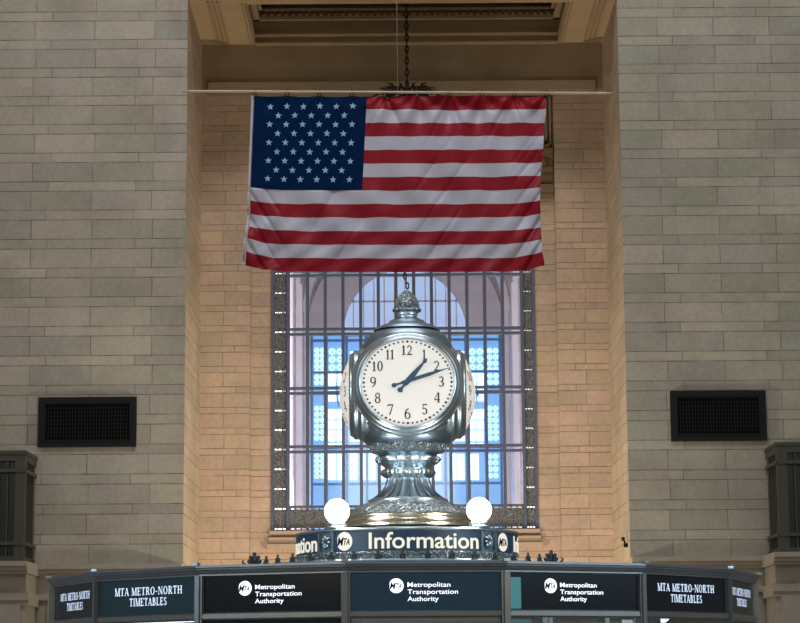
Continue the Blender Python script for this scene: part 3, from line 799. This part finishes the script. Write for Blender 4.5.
for k in range(-8, 8):
    P, Q = vert(k), vert(k+1); t = (Q-P).normalized(); n = Vector((t.y, -t.x, 0)); Wd = (Q-P).length
    # mullion at each corner
    mb = MB(); T = Matrix.Translation(P) @ Matrix.Rotation(R_(A0+22.5*k), 4, 'Z')
    mb.box(-.026, .026, -.012, .05, 1.05, ZS+.002, T); mb.box(-.012, .012, -.022, -.01, 1.05, ZS, T)
    mb.build('mullion', 'brushed', booth)
    fn = flatfn(P-n*.004, t, n)
    F4 = lambda u0, u1, z0, z1, d0, d1, mbb: mbb.prism([(u0, z0), (u1, z0), (u1, z1), (u0, z1)], d0, d1, Matrix(((t.x, n.x, 0, P.x), (t.y, n.y, 0, P.y), (0, 0, 1, 0), (0, 0, 0, 1))))
    mb = MB(); F4(.026, Wd-.026, zlow, ZS, -.03, -.006, mb)
    front = -4 <= k <= 3
    sm = {-2: 'sign_petrol', 0: 'sign_teal'}.get(k, 'sign')
    sp = mb.build('sign_panel', sm, booth)
    if k in (-3, -2, 2, 3):
        mb = MB()
        cyy = ZS-SH*.5
        serif_text(mb, 'MTA METRO-NORTH', fn, Wd*.51, cyy+.012, .60, .046, .0); serif_text(mb, 'TIMETABLES', fn, Wd*.51, cyy-.052, .335, .046, .0)
        mb.build('lettering', 'letter_blue', sp, recalc=False)
    if k in (-1, 0, 1):
        if True:
            mb = MB(); x0 = Wd*(.385); lg = Wd*.315
            if k == 1: x0 = Wd*.395; lg = Wd*.325
            for i, (s_, w) in enumerate((('Metropolitan', .245), ('Transportation', .288), ('Authority', .177))):
                put_text(mb, s_, fn, x0, ZS-.083-i*.040, w, .027, .004, thick=.001)
            mb.build('lettering', 'letter', sp, recalc=False)
            logo(fn, lg, ZS-.076, .042, sp, .001)
    # under the signs
    if k == 1:
        mb = MB(); F4(.03, .10, zlow+.004, ZS-.03, -.006, .0, mb); mb.build('poster_edge', 'poster', sp)
    if k == -1:
        mb = MB(); F4(.026, Wd-.026, 1.07, zlow-.045, -.03, -.01, mb); mb.build('lower_panel', 'sign', booth)
    elif k == 0:
        mb = MB()
        F4(.03, Wd-.03, zlow-.075, zlow-.045, -.03, .0, mb); F4(.03, .09, 1.07, zlow-.07, -.03, .0, mb); F4(Wd-.09, Wd-.03, 1.07, zlow-.07, -.03, .0, mb)
        F4(.1, Wd-.1, zlow-.095, zlow-.085, -.03, -.005, mb)
        mb.build('lower_frame', 'brushed', booth)
        mb = MB(); F4(.08, Wd-.08, 1.07, zlow-.07, -.03, -.014, mb); mb.build('lower_panel', 'interior', booth)
    else:
        mb = MB(); F4(.026, Wd-.026, 1.07, zlow-.045, -.016, -.01, mb); mb.build('glass_pane', 'booth_glass', booth)
        if k == 1:
            mb = MB()
            for u in (.245, .28, .66): F4(u, u+.022, 1.07, zlow-.045, -.02, .004, mb)
            mb.build('glazing_bar', 'brushed', booth)
            mb = MB(); F4(.035, .18, zlow-.18, zlow-.055, -.05, -.03, mb); mb.build('poster', 'poster', booth)
            mb = MB(); F4(.80, .86, zlow-.16, zlow-.055, -.05, -.03, mb); mb.build('notice', 'notice', booth)
        if k == -2:
            mb = MB(); F4(.62, .73, zlow-.10, zlow-.07, -.08, -.06, mb); mb.build('notice', 'notice', booth)
# booth interior: ceiling, core, shelves with tube lights
mb = MB(); polyring(mb, [(-.08, zlow+.16), (-.08, zlow+.14), (-1.8, zlow+.14), (-1.8, zlow+.16)]); mb.build('inner_ceiling', 'interior', booth)
mb = MB(); mb.lathe([(.55, 0), (.55, ZS)], Matrix.Translation((BX, BY, 0)), 24); mb.build('core', 'interior', booth)
for k in (-3, -2, 1, 2, 3):
    a = R_(A0+22.5*(k+.5)); c = Vector((BX+(BR-.55)*math.sin(a), BY-(BR-.55)*math.cos(a), 0))
    T = Matrix.Translation(c) @ Matrix.Rotation(a+(.25 if k > 0 else -.1), 4, 'Z')
    mb = MB(); zt = zlow+(-.10 if k in (1, 2) else -.03)
    mb.box(-.42, .42, -.015, .015, zt, zt+.02, T)
    mb.build('tube_light', 'tube', booth)
    mb = MB(); mb.box(-.45, .45, -.05, .06, zt+.02, zt+.05, T); mb.build('light_housing', 'brushed', booth)
# crest of cast palmettes round the foot of the sign drum
def palmette(big):
    mb = MB(); h = .088 if big else .05
    n = 5 if big else 3
    for i in range(n):
        a = R_((i-(n-1)/2)*(24 if big else 34)); L = h*(1-.35*abs(i-(n-1)/2)/max(1, (n-1)/2))
        mb.tube([(0, 0, 0), (L*.5*math.sin(a), 0, L*.5*math.cos(a)), (L*math.sin(a), 0, L*math.cos(a)), (L*1.06*math.sin(a), 0, L*1.06*math.cos(a))], [.009, .015 if big else .010, .012 if big else .009, .004], 6)
    if big:
        for s_ in (-1, 1): mb.tube([(0, 0, .008), (s_*.045, 0, .006), (s_*.075, 0, .018), (s_*.08, 0, .035), (s_*.068, 0, .036)], [.009, .009, .008, .007, .004], 6)
    mb.box(-.018, .018, -.012, .012, -.01, .008)
    if big:
        mb2 = bmesh.ops.duplicate(mb.bm, geom=mb.bm.verts[:]+mb.bm.edges[:]+mb.bm.faces[:])
        bmesh.ops.rotate(mb.bm, verts=[g for g in mb2['geom'] if isinstance(g, bmesh.types.BMVert)], cent=(0, 0, 0), matrix=Matrix.Rotation(PI/2, 3, 'Z'))
    return mb
big0 = palmette(True).build('crest_finial', 'crest', booth, mat_w=Matrix()); sml0 = palmette(False).build('crest_finial', 'crest', booth, mat_w=Matrix())
ub = us = False
zroof = c0+CH
zcr = at(257, 566, BY).z
for i in range(40):
    a = R_(i*9); big = i in (9, 31)
    src = big0 if big else sml0
    if (big and not ub) or (not big and not us):
        o = src; ub |= big; us |= (not big)
    else: o = src.copy(); col.objects.link(o); o.parent = booth
    R2 = 1.0
    o.matrix_basis = Matrix.Translation((R2*math.sin(a), -R2*math.cos(a), zcr-.01)) @ Matrix.Rotation(a, 4, 'Z')
mb = MB(); mb.lathe([(.785, zroof-.004), (1.04, zroof-.004), (1.04, zcr-.02), (1.0, zcr-.01), (.785, zcr-.005)], Matrix.Translation((BX, BY, 0)), 64)
mb.build('crest_base', 'brass_dark', booth)

# ------------------------------------------------------------------ sign drum
DX = at(407.5, 540, 14.26).x; DR = .745; YD = BY-DR
dz = lambda y: at(408, y, YD).z
zb0, zb1, zt0, zt1 = dz(559), dz(551), dz(529.5), dz(527)
drum = empty('sign_drum', (DX, BY, zb0), 'round bronze drum with lit Information signs between the booth roof and the clock', 'sign drum')
T = Matrix.Translation((DX, BY, 0))
mb = MB(); mb.lathe([(.5, zroof+.001), (DR+.015, zroof+.001), (DR+.015, zb0), (DR+.0, zb0+.008), (DR-.004, zb1-.008), (DR+.008, zb1-.004), (DR+.008, zb1+.003), (DR-.01, zb1+.004)], T, 96)
mb.build('lower_band', 'brass_rel', drum)
mb = MB(); mb.lathe([(DR-.01, zb1), (DR-.01, zt0)], T, 96)
mb.build('drum_body', 'brass_dark', drum)
mb = MB(); mb.lathe([(DR-.01, zt0-.002), (DR+.008, zt0), (DR+.012, zt1-.004), (DR+.004, zt1+.004), (.40, zt1+.012)], T, 96)
mb.build('top_rim', 'brass', drum)
def cyl(a0, R):
    return lambda u, v, d: Vector((DX+(R+d)*math.sin(a0+u/R), BY-(R+d)*math.cos(a0+u/R), v))
for q in range(4):
    a0 = q*PI/2; fn = cyl(a0, DR)
    mb = MB(); N2 = 30; aa = [(-40+80*i/N2) for i in range(N2+1)]
    for i in range(N2):
        u0, u1 = R_(aa[i])*DR, R_(aa[i+1])*DR
        v = [mb.bm.verts.new(fn(u, z_, d)) for u in (u0, u1) for z_ in (zb1+.004, zt0-.004) for d in (-.008, .002)]
        for f in ((0, 1, 3, 2), (4, 6, 7, 5), (1, 5, 7, 3), (0, 2, 6, 4)) : mb.face([v[j] for j in f])
    sp = mb.build('drum_sign', 'drum_sign', drum)
    mb = MB(); hcap = .106
    put_text(mb, 'Information', fn, R_(-19.4)*DR, zb1+.02, R_(57.3)*DR, hcap, .012, thick=.005)
    mb.build('lettering', 'letter_warm', sp, recalc=False)
    logo(fn, R_(-33.0)*DR, (zb1+zt0)/2+  .003, .060, sp, .005, 'letter_warm')
    # ornament post between two signs
    a1 = a0+PI/4; fo = cyl(a1, DR)
    mb = MB(); w = R_(5)*DR
    for s_ in (-1, 1):
        v = [mb.bm.verts.new(fo(u, z_, d)) for u in (s_*w-.008, s_*w+.008) for z_ in (zb1, zt0) for d in (-.008, .012)]
        for f in ((0, 1, 3, 2), (4, 6, 7, 5), (1, 5, 7, 3), (0, 2, 6, 4)): mb.face([v[j] for j in f])
    cz = (zb1+zt0)/2
    for i in range(8):
        a = PI*i/4; mb.tube([fo(.008*math.cos(a), cz+.008*math.sin(a), .004), fo(.03*math.cos(a), cz+.034*math.sin(a), .012), fo(.04*math.cos(a), cz+.05*math.sin(a), .004)], [.006, .01, .003], 6)
    mb.build('ornament_post', 'brass_dark', drum)

# globe lamps on the drum
def globe(px, py, label):
    Yg = 14.5; c = at(px, py, Yg); rg = 12.6/(F/Yg*1.0)
    zt_ = zt1+.012
    e = empty('globe_lamp', (c.x, Yg, zt_), label, 'lamp', 'white globe lamps on the sign drum')
    T = Matrix.Translation((c.x, Yg, 0))
    mb = MB(); mb.lathe([(0, zt_+.001), (.085, zt_+.001), (.085, zt_+.004), (.07, zt_+.008), (.062, zt_+.012), (.062, zt_+.02), (.068, zt_+.024), (.05, c.z-rg+.012), (0, c.z-rg+.012)], T, 32)
    mb.build('lamp_base', 'brass', e)
    mb = MB(); mb.sphere(c, rg, n=40); mb.build('glass_globe', 'globe', e)
    return c, rg
g1, _ = globe(337, 511.3, 'white lit globe lamp beside the clock foot, above the round logo')
g2, _ = globe(479, 510, 'white lit globe lamp beside the clock foot, above the end of the Information sign')

# ------------------------------------------------------------------ clock
KX = at(407.5, 400, BY).x
kz = lambda y: at(407.5, y, BY).z
PM = F/BY*.985                      # pixels to a metre at the clock
clock = empty('four_faced_clock', (KX, BY, kz(528)), 'large four-faced brass ball clock standing on the round sign drum', 'clock')
T = Matrix.Translation((KX, BY, 0))
def prof(tab): return [(hw/PM, kz(y)) for hw, y in tab]
def flute(a, z_): return 1-.10*abs(math.sin(a*12))
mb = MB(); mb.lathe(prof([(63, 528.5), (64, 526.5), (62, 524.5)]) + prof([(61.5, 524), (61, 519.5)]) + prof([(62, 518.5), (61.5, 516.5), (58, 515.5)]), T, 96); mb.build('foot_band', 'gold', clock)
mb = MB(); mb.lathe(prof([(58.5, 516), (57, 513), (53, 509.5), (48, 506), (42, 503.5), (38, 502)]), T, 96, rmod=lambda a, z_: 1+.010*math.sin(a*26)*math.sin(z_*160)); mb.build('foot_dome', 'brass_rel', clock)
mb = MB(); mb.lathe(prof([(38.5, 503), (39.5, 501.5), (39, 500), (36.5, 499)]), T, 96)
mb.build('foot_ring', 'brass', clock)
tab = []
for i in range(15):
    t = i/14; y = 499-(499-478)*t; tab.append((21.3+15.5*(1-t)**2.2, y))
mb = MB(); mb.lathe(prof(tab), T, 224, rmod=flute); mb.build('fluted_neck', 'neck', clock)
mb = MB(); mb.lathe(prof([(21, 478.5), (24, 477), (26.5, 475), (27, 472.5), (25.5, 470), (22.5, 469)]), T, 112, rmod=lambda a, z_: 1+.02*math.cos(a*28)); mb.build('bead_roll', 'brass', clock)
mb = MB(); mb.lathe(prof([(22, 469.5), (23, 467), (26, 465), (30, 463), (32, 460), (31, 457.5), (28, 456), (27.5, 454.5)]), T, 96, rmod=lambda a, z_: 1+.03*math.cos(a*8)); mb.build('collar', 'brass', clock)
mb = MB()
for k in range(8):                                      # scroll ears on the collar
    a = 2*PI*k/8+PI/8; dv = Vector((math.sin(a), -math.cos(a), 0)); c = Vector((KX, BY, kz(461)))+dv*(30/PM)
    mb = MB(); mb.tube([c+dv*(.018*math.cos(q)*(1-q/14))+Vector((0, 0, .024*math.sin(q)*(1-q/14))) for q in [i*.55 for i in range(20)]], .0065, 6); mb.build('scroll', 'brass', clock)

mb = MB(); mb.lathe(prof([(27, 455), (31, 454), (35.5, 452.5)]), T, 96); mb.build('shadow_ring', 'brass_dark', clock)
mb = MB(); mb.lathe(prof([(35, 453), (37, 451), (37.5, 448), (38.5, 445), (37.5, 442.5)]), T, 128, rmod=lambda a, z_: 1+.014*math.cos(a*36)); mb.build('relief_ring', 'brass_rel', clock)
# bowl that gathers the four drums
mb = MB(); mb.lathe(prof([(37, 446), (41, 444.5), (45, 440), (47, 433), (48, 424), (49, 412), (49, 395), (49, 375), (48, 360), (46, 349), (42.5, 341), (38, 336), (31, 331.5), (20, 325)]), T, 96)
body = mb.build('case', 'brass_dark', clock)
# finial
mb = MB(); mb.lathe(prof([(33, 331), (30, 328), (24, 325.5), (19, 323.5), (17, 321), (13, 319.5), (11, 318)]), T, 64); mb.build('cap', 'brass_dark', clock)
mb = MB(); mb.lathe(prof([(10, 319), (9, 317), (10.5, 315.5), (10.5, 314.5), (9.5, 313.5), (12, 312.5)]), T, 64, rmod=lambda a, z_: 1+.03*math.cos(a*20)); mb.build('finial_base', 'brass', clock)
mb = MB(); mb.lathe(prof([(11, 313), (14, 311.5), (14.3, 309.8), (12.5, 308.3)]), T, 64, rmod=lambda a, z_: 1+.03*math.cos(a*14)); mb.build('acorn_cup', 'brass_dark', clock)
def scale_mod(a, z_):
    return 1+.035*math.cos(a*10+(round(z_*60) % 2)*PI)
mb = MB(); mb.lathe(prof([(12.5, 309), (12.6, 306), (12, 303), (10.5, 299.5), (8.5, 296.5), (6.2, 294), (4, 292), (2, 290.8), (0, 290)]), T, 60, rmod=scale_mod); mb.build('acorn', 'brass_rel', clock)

ZD = at(407, 382.3, BY-.40).z       # dial centre height
AX = KX+(at(407, 380, BY-.43).x-KX)*.0
dr = 46.3/(F/(BY-.43)*.985); DR_ = dr
CAP = .058; RS = (dr*dr+CAP*CAP)/(2*CAP)
def bulge(r): return math.sqrt(max(0, RS*RS-r*r))-(RS-CAP)
TD = .398
def dialset(q):
    dr = DR_*(.935 if q % 2 else 1); CAP = .085 if q % 2 else .058; TD = .382 if q % 2 else .398
    RS = (dr*dr+CAP*CAP)/(2*CAP)
    bulge = lambda r: math.sqrt(max(0, RS*RS-r*r))-(RS-CAP)
    # local frame: x right, y towards the viewer of the dial is -y
    L = Matrix.Translation((KX, BY, ZD-(.032 if q % 2 else 0))) @ Matrix.Rotation(q*PI/2, 4, 'Z') @ Matrix.Diagonal((1, 1, .935, 1))
    toaxis = L @ Matrix.Rotation(PI/2, 4, 'X')       # lathe z -> outwards (-y)
    mb = MB(); pf = [(.40, -.02), (.395, .10), (.389, .20), (.394, .21), (.385, .25), (.372, .255), (.368, .30), (.375, .31), (.364, .335), (.352, .34), (.349, .358), (.354, .366), (.343, .383), (.333, .386), (.330, .396), (.322, .405), (.315, .408), (.310, .403), (.309, .392)]
    k_ = DR_/.309
    side = q % 2
    if side: pf = [(r*.925, z_*.96) for r, z_ in pf]
    mb.lathe([(r*k_, z_) for r, z_ in pf], toaxis, 96); mb.build('bezel', 'brass', clock)
    # opal dial
    mb = MB(); pr2 = [(dr*1.004*i/16, TD-.004+bulge(dr*i/16)) for i in range(16, -1, -1)]
    pr2[-1] = (0, pr2[-1][1])
    mb.lathe(pr2, toaxis, 72)
    dial = mb.build('dial', 'dial', clock)
    def fn(x, z_, d): return L @ Vector((x, -(TD-.004+bulge(math.hypot(x, z_))+d), z_))
    mb = MB()
    for i in range(60):                                  # minute track of pearls
        a = 2*PI*i/60; r = dr*.945; w = .0072 if i % 5 else .0088
        c = mb.bm.verts.new(fn(r*math.sin(a), r*math.cos(a), .003)); vs = [mb.bm.verts.new(fn(r*math.sin(a)+w*math.cos(b_), r*math.cos(a)+w*math.sin(b_), .003)) for b_ in [2*PI*j/10 for j in range(10)]]
        for j in range(10): mb.face([c, vs[j], vs[(j+1) % 10]])
    mb.build('minute_track', 'ink', dial, recalc=False)
    for n in range(1, 13):
        mb = MB(); a = 2*PI*n/12; r = dr*.735; h = .072; s_ = str(n)
        w = .048 if n < 10 else .078
        if n == 1: w = .03
        if n == 11: w = .06
        serif_text(mb, s_, fn, r*math.sin(a), r*math.cos(a)-h/2, w, h)
        mb.build('numeral', 'ink', dial, recalc=False)
    def hand(name, ang, L1, L2, w, d, spade):
        mb = MB(); ca, sa = math.cos(ang), math.sin(ang)
        P = lambda u, v: fn0(u, v)
        pts = spade
        def tr(u, v, dd): x = u*ca+v*sa; z_ = -u*sa+v*ca; return L @ Vector((x, -(TD+CAP+dd), z_))
        n_ = len(pts); A = [mb.bm.verts.new(tr(u, v, d)) for u, v in pts]; B = [mb.bm.verts.new(tr(u, v, d+.004)) for u, v in pts]
        mb.face(A); mb.face(B[::-1])
        for i in range(n_): mb.face([A[i], A[(i+1) % n_], B[(i+1) % n_], B[i]])
        mb.build(name, 'hand', dial)
    def sym(half): return half+[(-u, v) for u, v in reversed(half)]
    hour = sym([(.004, -.098), (.015, -.092), (.020, -.078), (.009, -.062), (.008, -.04), (.017, -.02), (.019, 0), (.018, .06), (.013, .11), (.009, .15), (.006, .165), (.013, .175), (.013, .186), (.003, .205)])
    mnt = sym([(.004, -.112), (.013, -.106), (.017, -.092), (.008, -.076), (.007, -.05), (.012, -.03), (.014, 0), (.012, .08), (.013, .15), (.009, .2), (.004, .25), (.002, .298)])
    hand('hour_hand', R_(39), 0, 0, 0, .003, hour); hand('minute_hand', R_(71.5), 0, 0, 0, .010, mnt)
for q in range(4): dialset(q)

# ------------------------------------------------------------------ light
w = bpy.data.worlds.new('hall_air'); sc.world = w; w.use_nodes = True
nt = w.node_tree; bg = nt.nodes['Background']; bg.inputs[1].default_value = .26
tcn = nt.nodes.new('ShaderNodeTexCoord'); nz = nt.nodes.new('ShaderNodeTexNoise'); nz.inputs['Scale'].default_value = 3.5; nz.inputs['Detail'].default_value = 2
nt.links.new(tcn.outputs['Generated'], nz.inputs['Vector'])
cr = nt.nodes.new('ShaderNodeValToRGB'); cr.color_ramp.elements[0].position = .38; cr.color_ramp.elements[0].color = (.25, .27, .32, 1); cr.color_ramp.elements[1].position = .65; cr.color_ramp.elements[1].color = (1.1, 1.0, .9, 1)
nt.links.new(nz.outputs['Fac'], cr.inputs[0]); nt.links.new(cr.outputs[0], bg.inputs[0])
def area(name, loc, target, size, power, rgb, sy=None):
    l = bpy.data.lights.new(name, 'AREA'); l.energy = power; l.color = rgb; l.size = size
    if sy: l.shape = 'RECTANGLE'; l.size_y = sy
    o = bpy.data.objects.new(name, l); col.objects.link(o); o.location = loc
    o.rotation_euler = (Vector(target)-Vector(loc)).to_track_quat('-Z', 'Y').to_euler(); return o
def point(name, loc, power, rgb, r=.1):
    l = bpy.data.lights.new(name, 'POINT'); l.energy = power; l.color = rgb; l.shadow_soft_size = r
    o = bpy.data.objects.new(name, l); col.objects.link(o); o.location = loc; return o
area('hall_skylight', (0, 20, 24), (0, 33, 10), 12, 1900, (.96, .98, 1), 4)
area('hall_fill_a', (-7, 12, 9), (-3, 33, 5), 2.5, 170, (1, .95, .86))  # pair of added fill lights out of view, no actual fixtures
area('hall_fill_b', (7, 12, 9), (3, 33, 5), 2.5, 170, (1, .95, .86))
area('passage_uplight_a', (-2.3, 33.6, .8), (-1.6, 35.4, 5), .8, 125, (1, .84, .68))
area('passage_uplight_b', (2.5, 33.6, .8), (1.8, 35.4, 5), .8, 125, (1, .84, .68))
area('passage_top_fill', (0, 46, 6.0), (0, 46, 0), 3, 520, (.92, .93, 1))  # added fill light to brighten the passage, no fixture here
area('passage_daylight', (0, 56.5, 4.5), (0, 36, 5.5), 4.5, 260, (.6, .78, 1))
area('passage_end_fill', (0, 38.5, 6.5), (0, 58, 7), 3, 900, (.95, .93, 1))  # added fill light aimed at the passage end wall
area('clock_front_fill', (0, 2.5, 8), (0, 15, 3), 3.5, 22, (.86, .94, 1)).data.spread = R_(50)  # added fill light above the camera, brightens clock and booth
area('clock_side_fill_a', (-9, 8, 5), (0, 15, 3.5), 2.5, 26, (.66, .86, 1)).data.spread = R_(45); area('clock_side_fill_b', (9, 8, 5), (0, 15, 3.5), 2.5, 26, (.66, .86, 1)).data.spread = R_(45)  # added cool fills either side, for bluish highlights on the clock metal
point('booth_inner_fill', (BX, BY-1.5, 1.8), 28, (.85, .95, 1), .2)  # added point fill, brightens the booth interior beyond its tubes
for s_ in (-1, 1):
    o = area('jamb_fill_%s' % ('a' if s_ < 0 else 'b'), (s_*2.9, 30.8, 1.6), (-s_*3.3, 34.2, 6), .6, 75, (1, .92, .78)); o.data.spread = R_(70)  # added fill lights hidden behind the booth, each aimed at the opposite jamb
for i, (x, y, z_) in enumerate(((-3.2, 9.5, 3.2), (3.2, 9.5, 3.2))): point('clock_glint_%s' % 'ab'[i], (x, y, z_), 80, (1, .84, .6), .15)  # added warm points for golden glints on the clock, no fixtures
point('globe_light_a', g1+Vector((0, -.12, .0)), 6, (1, .95, .88), .1); point('globe_light_b', g2+Vector((0, -.12, 0)), 6, (1, .95, .88), .1)

sc.view_settings.view_transform = 'Standard'; sc.view_settings.look = 'None'; sc.view_settings.exposure = 0; sc.view_settings.gamma = 1; sc.view_settings.use_curve_mapping = False
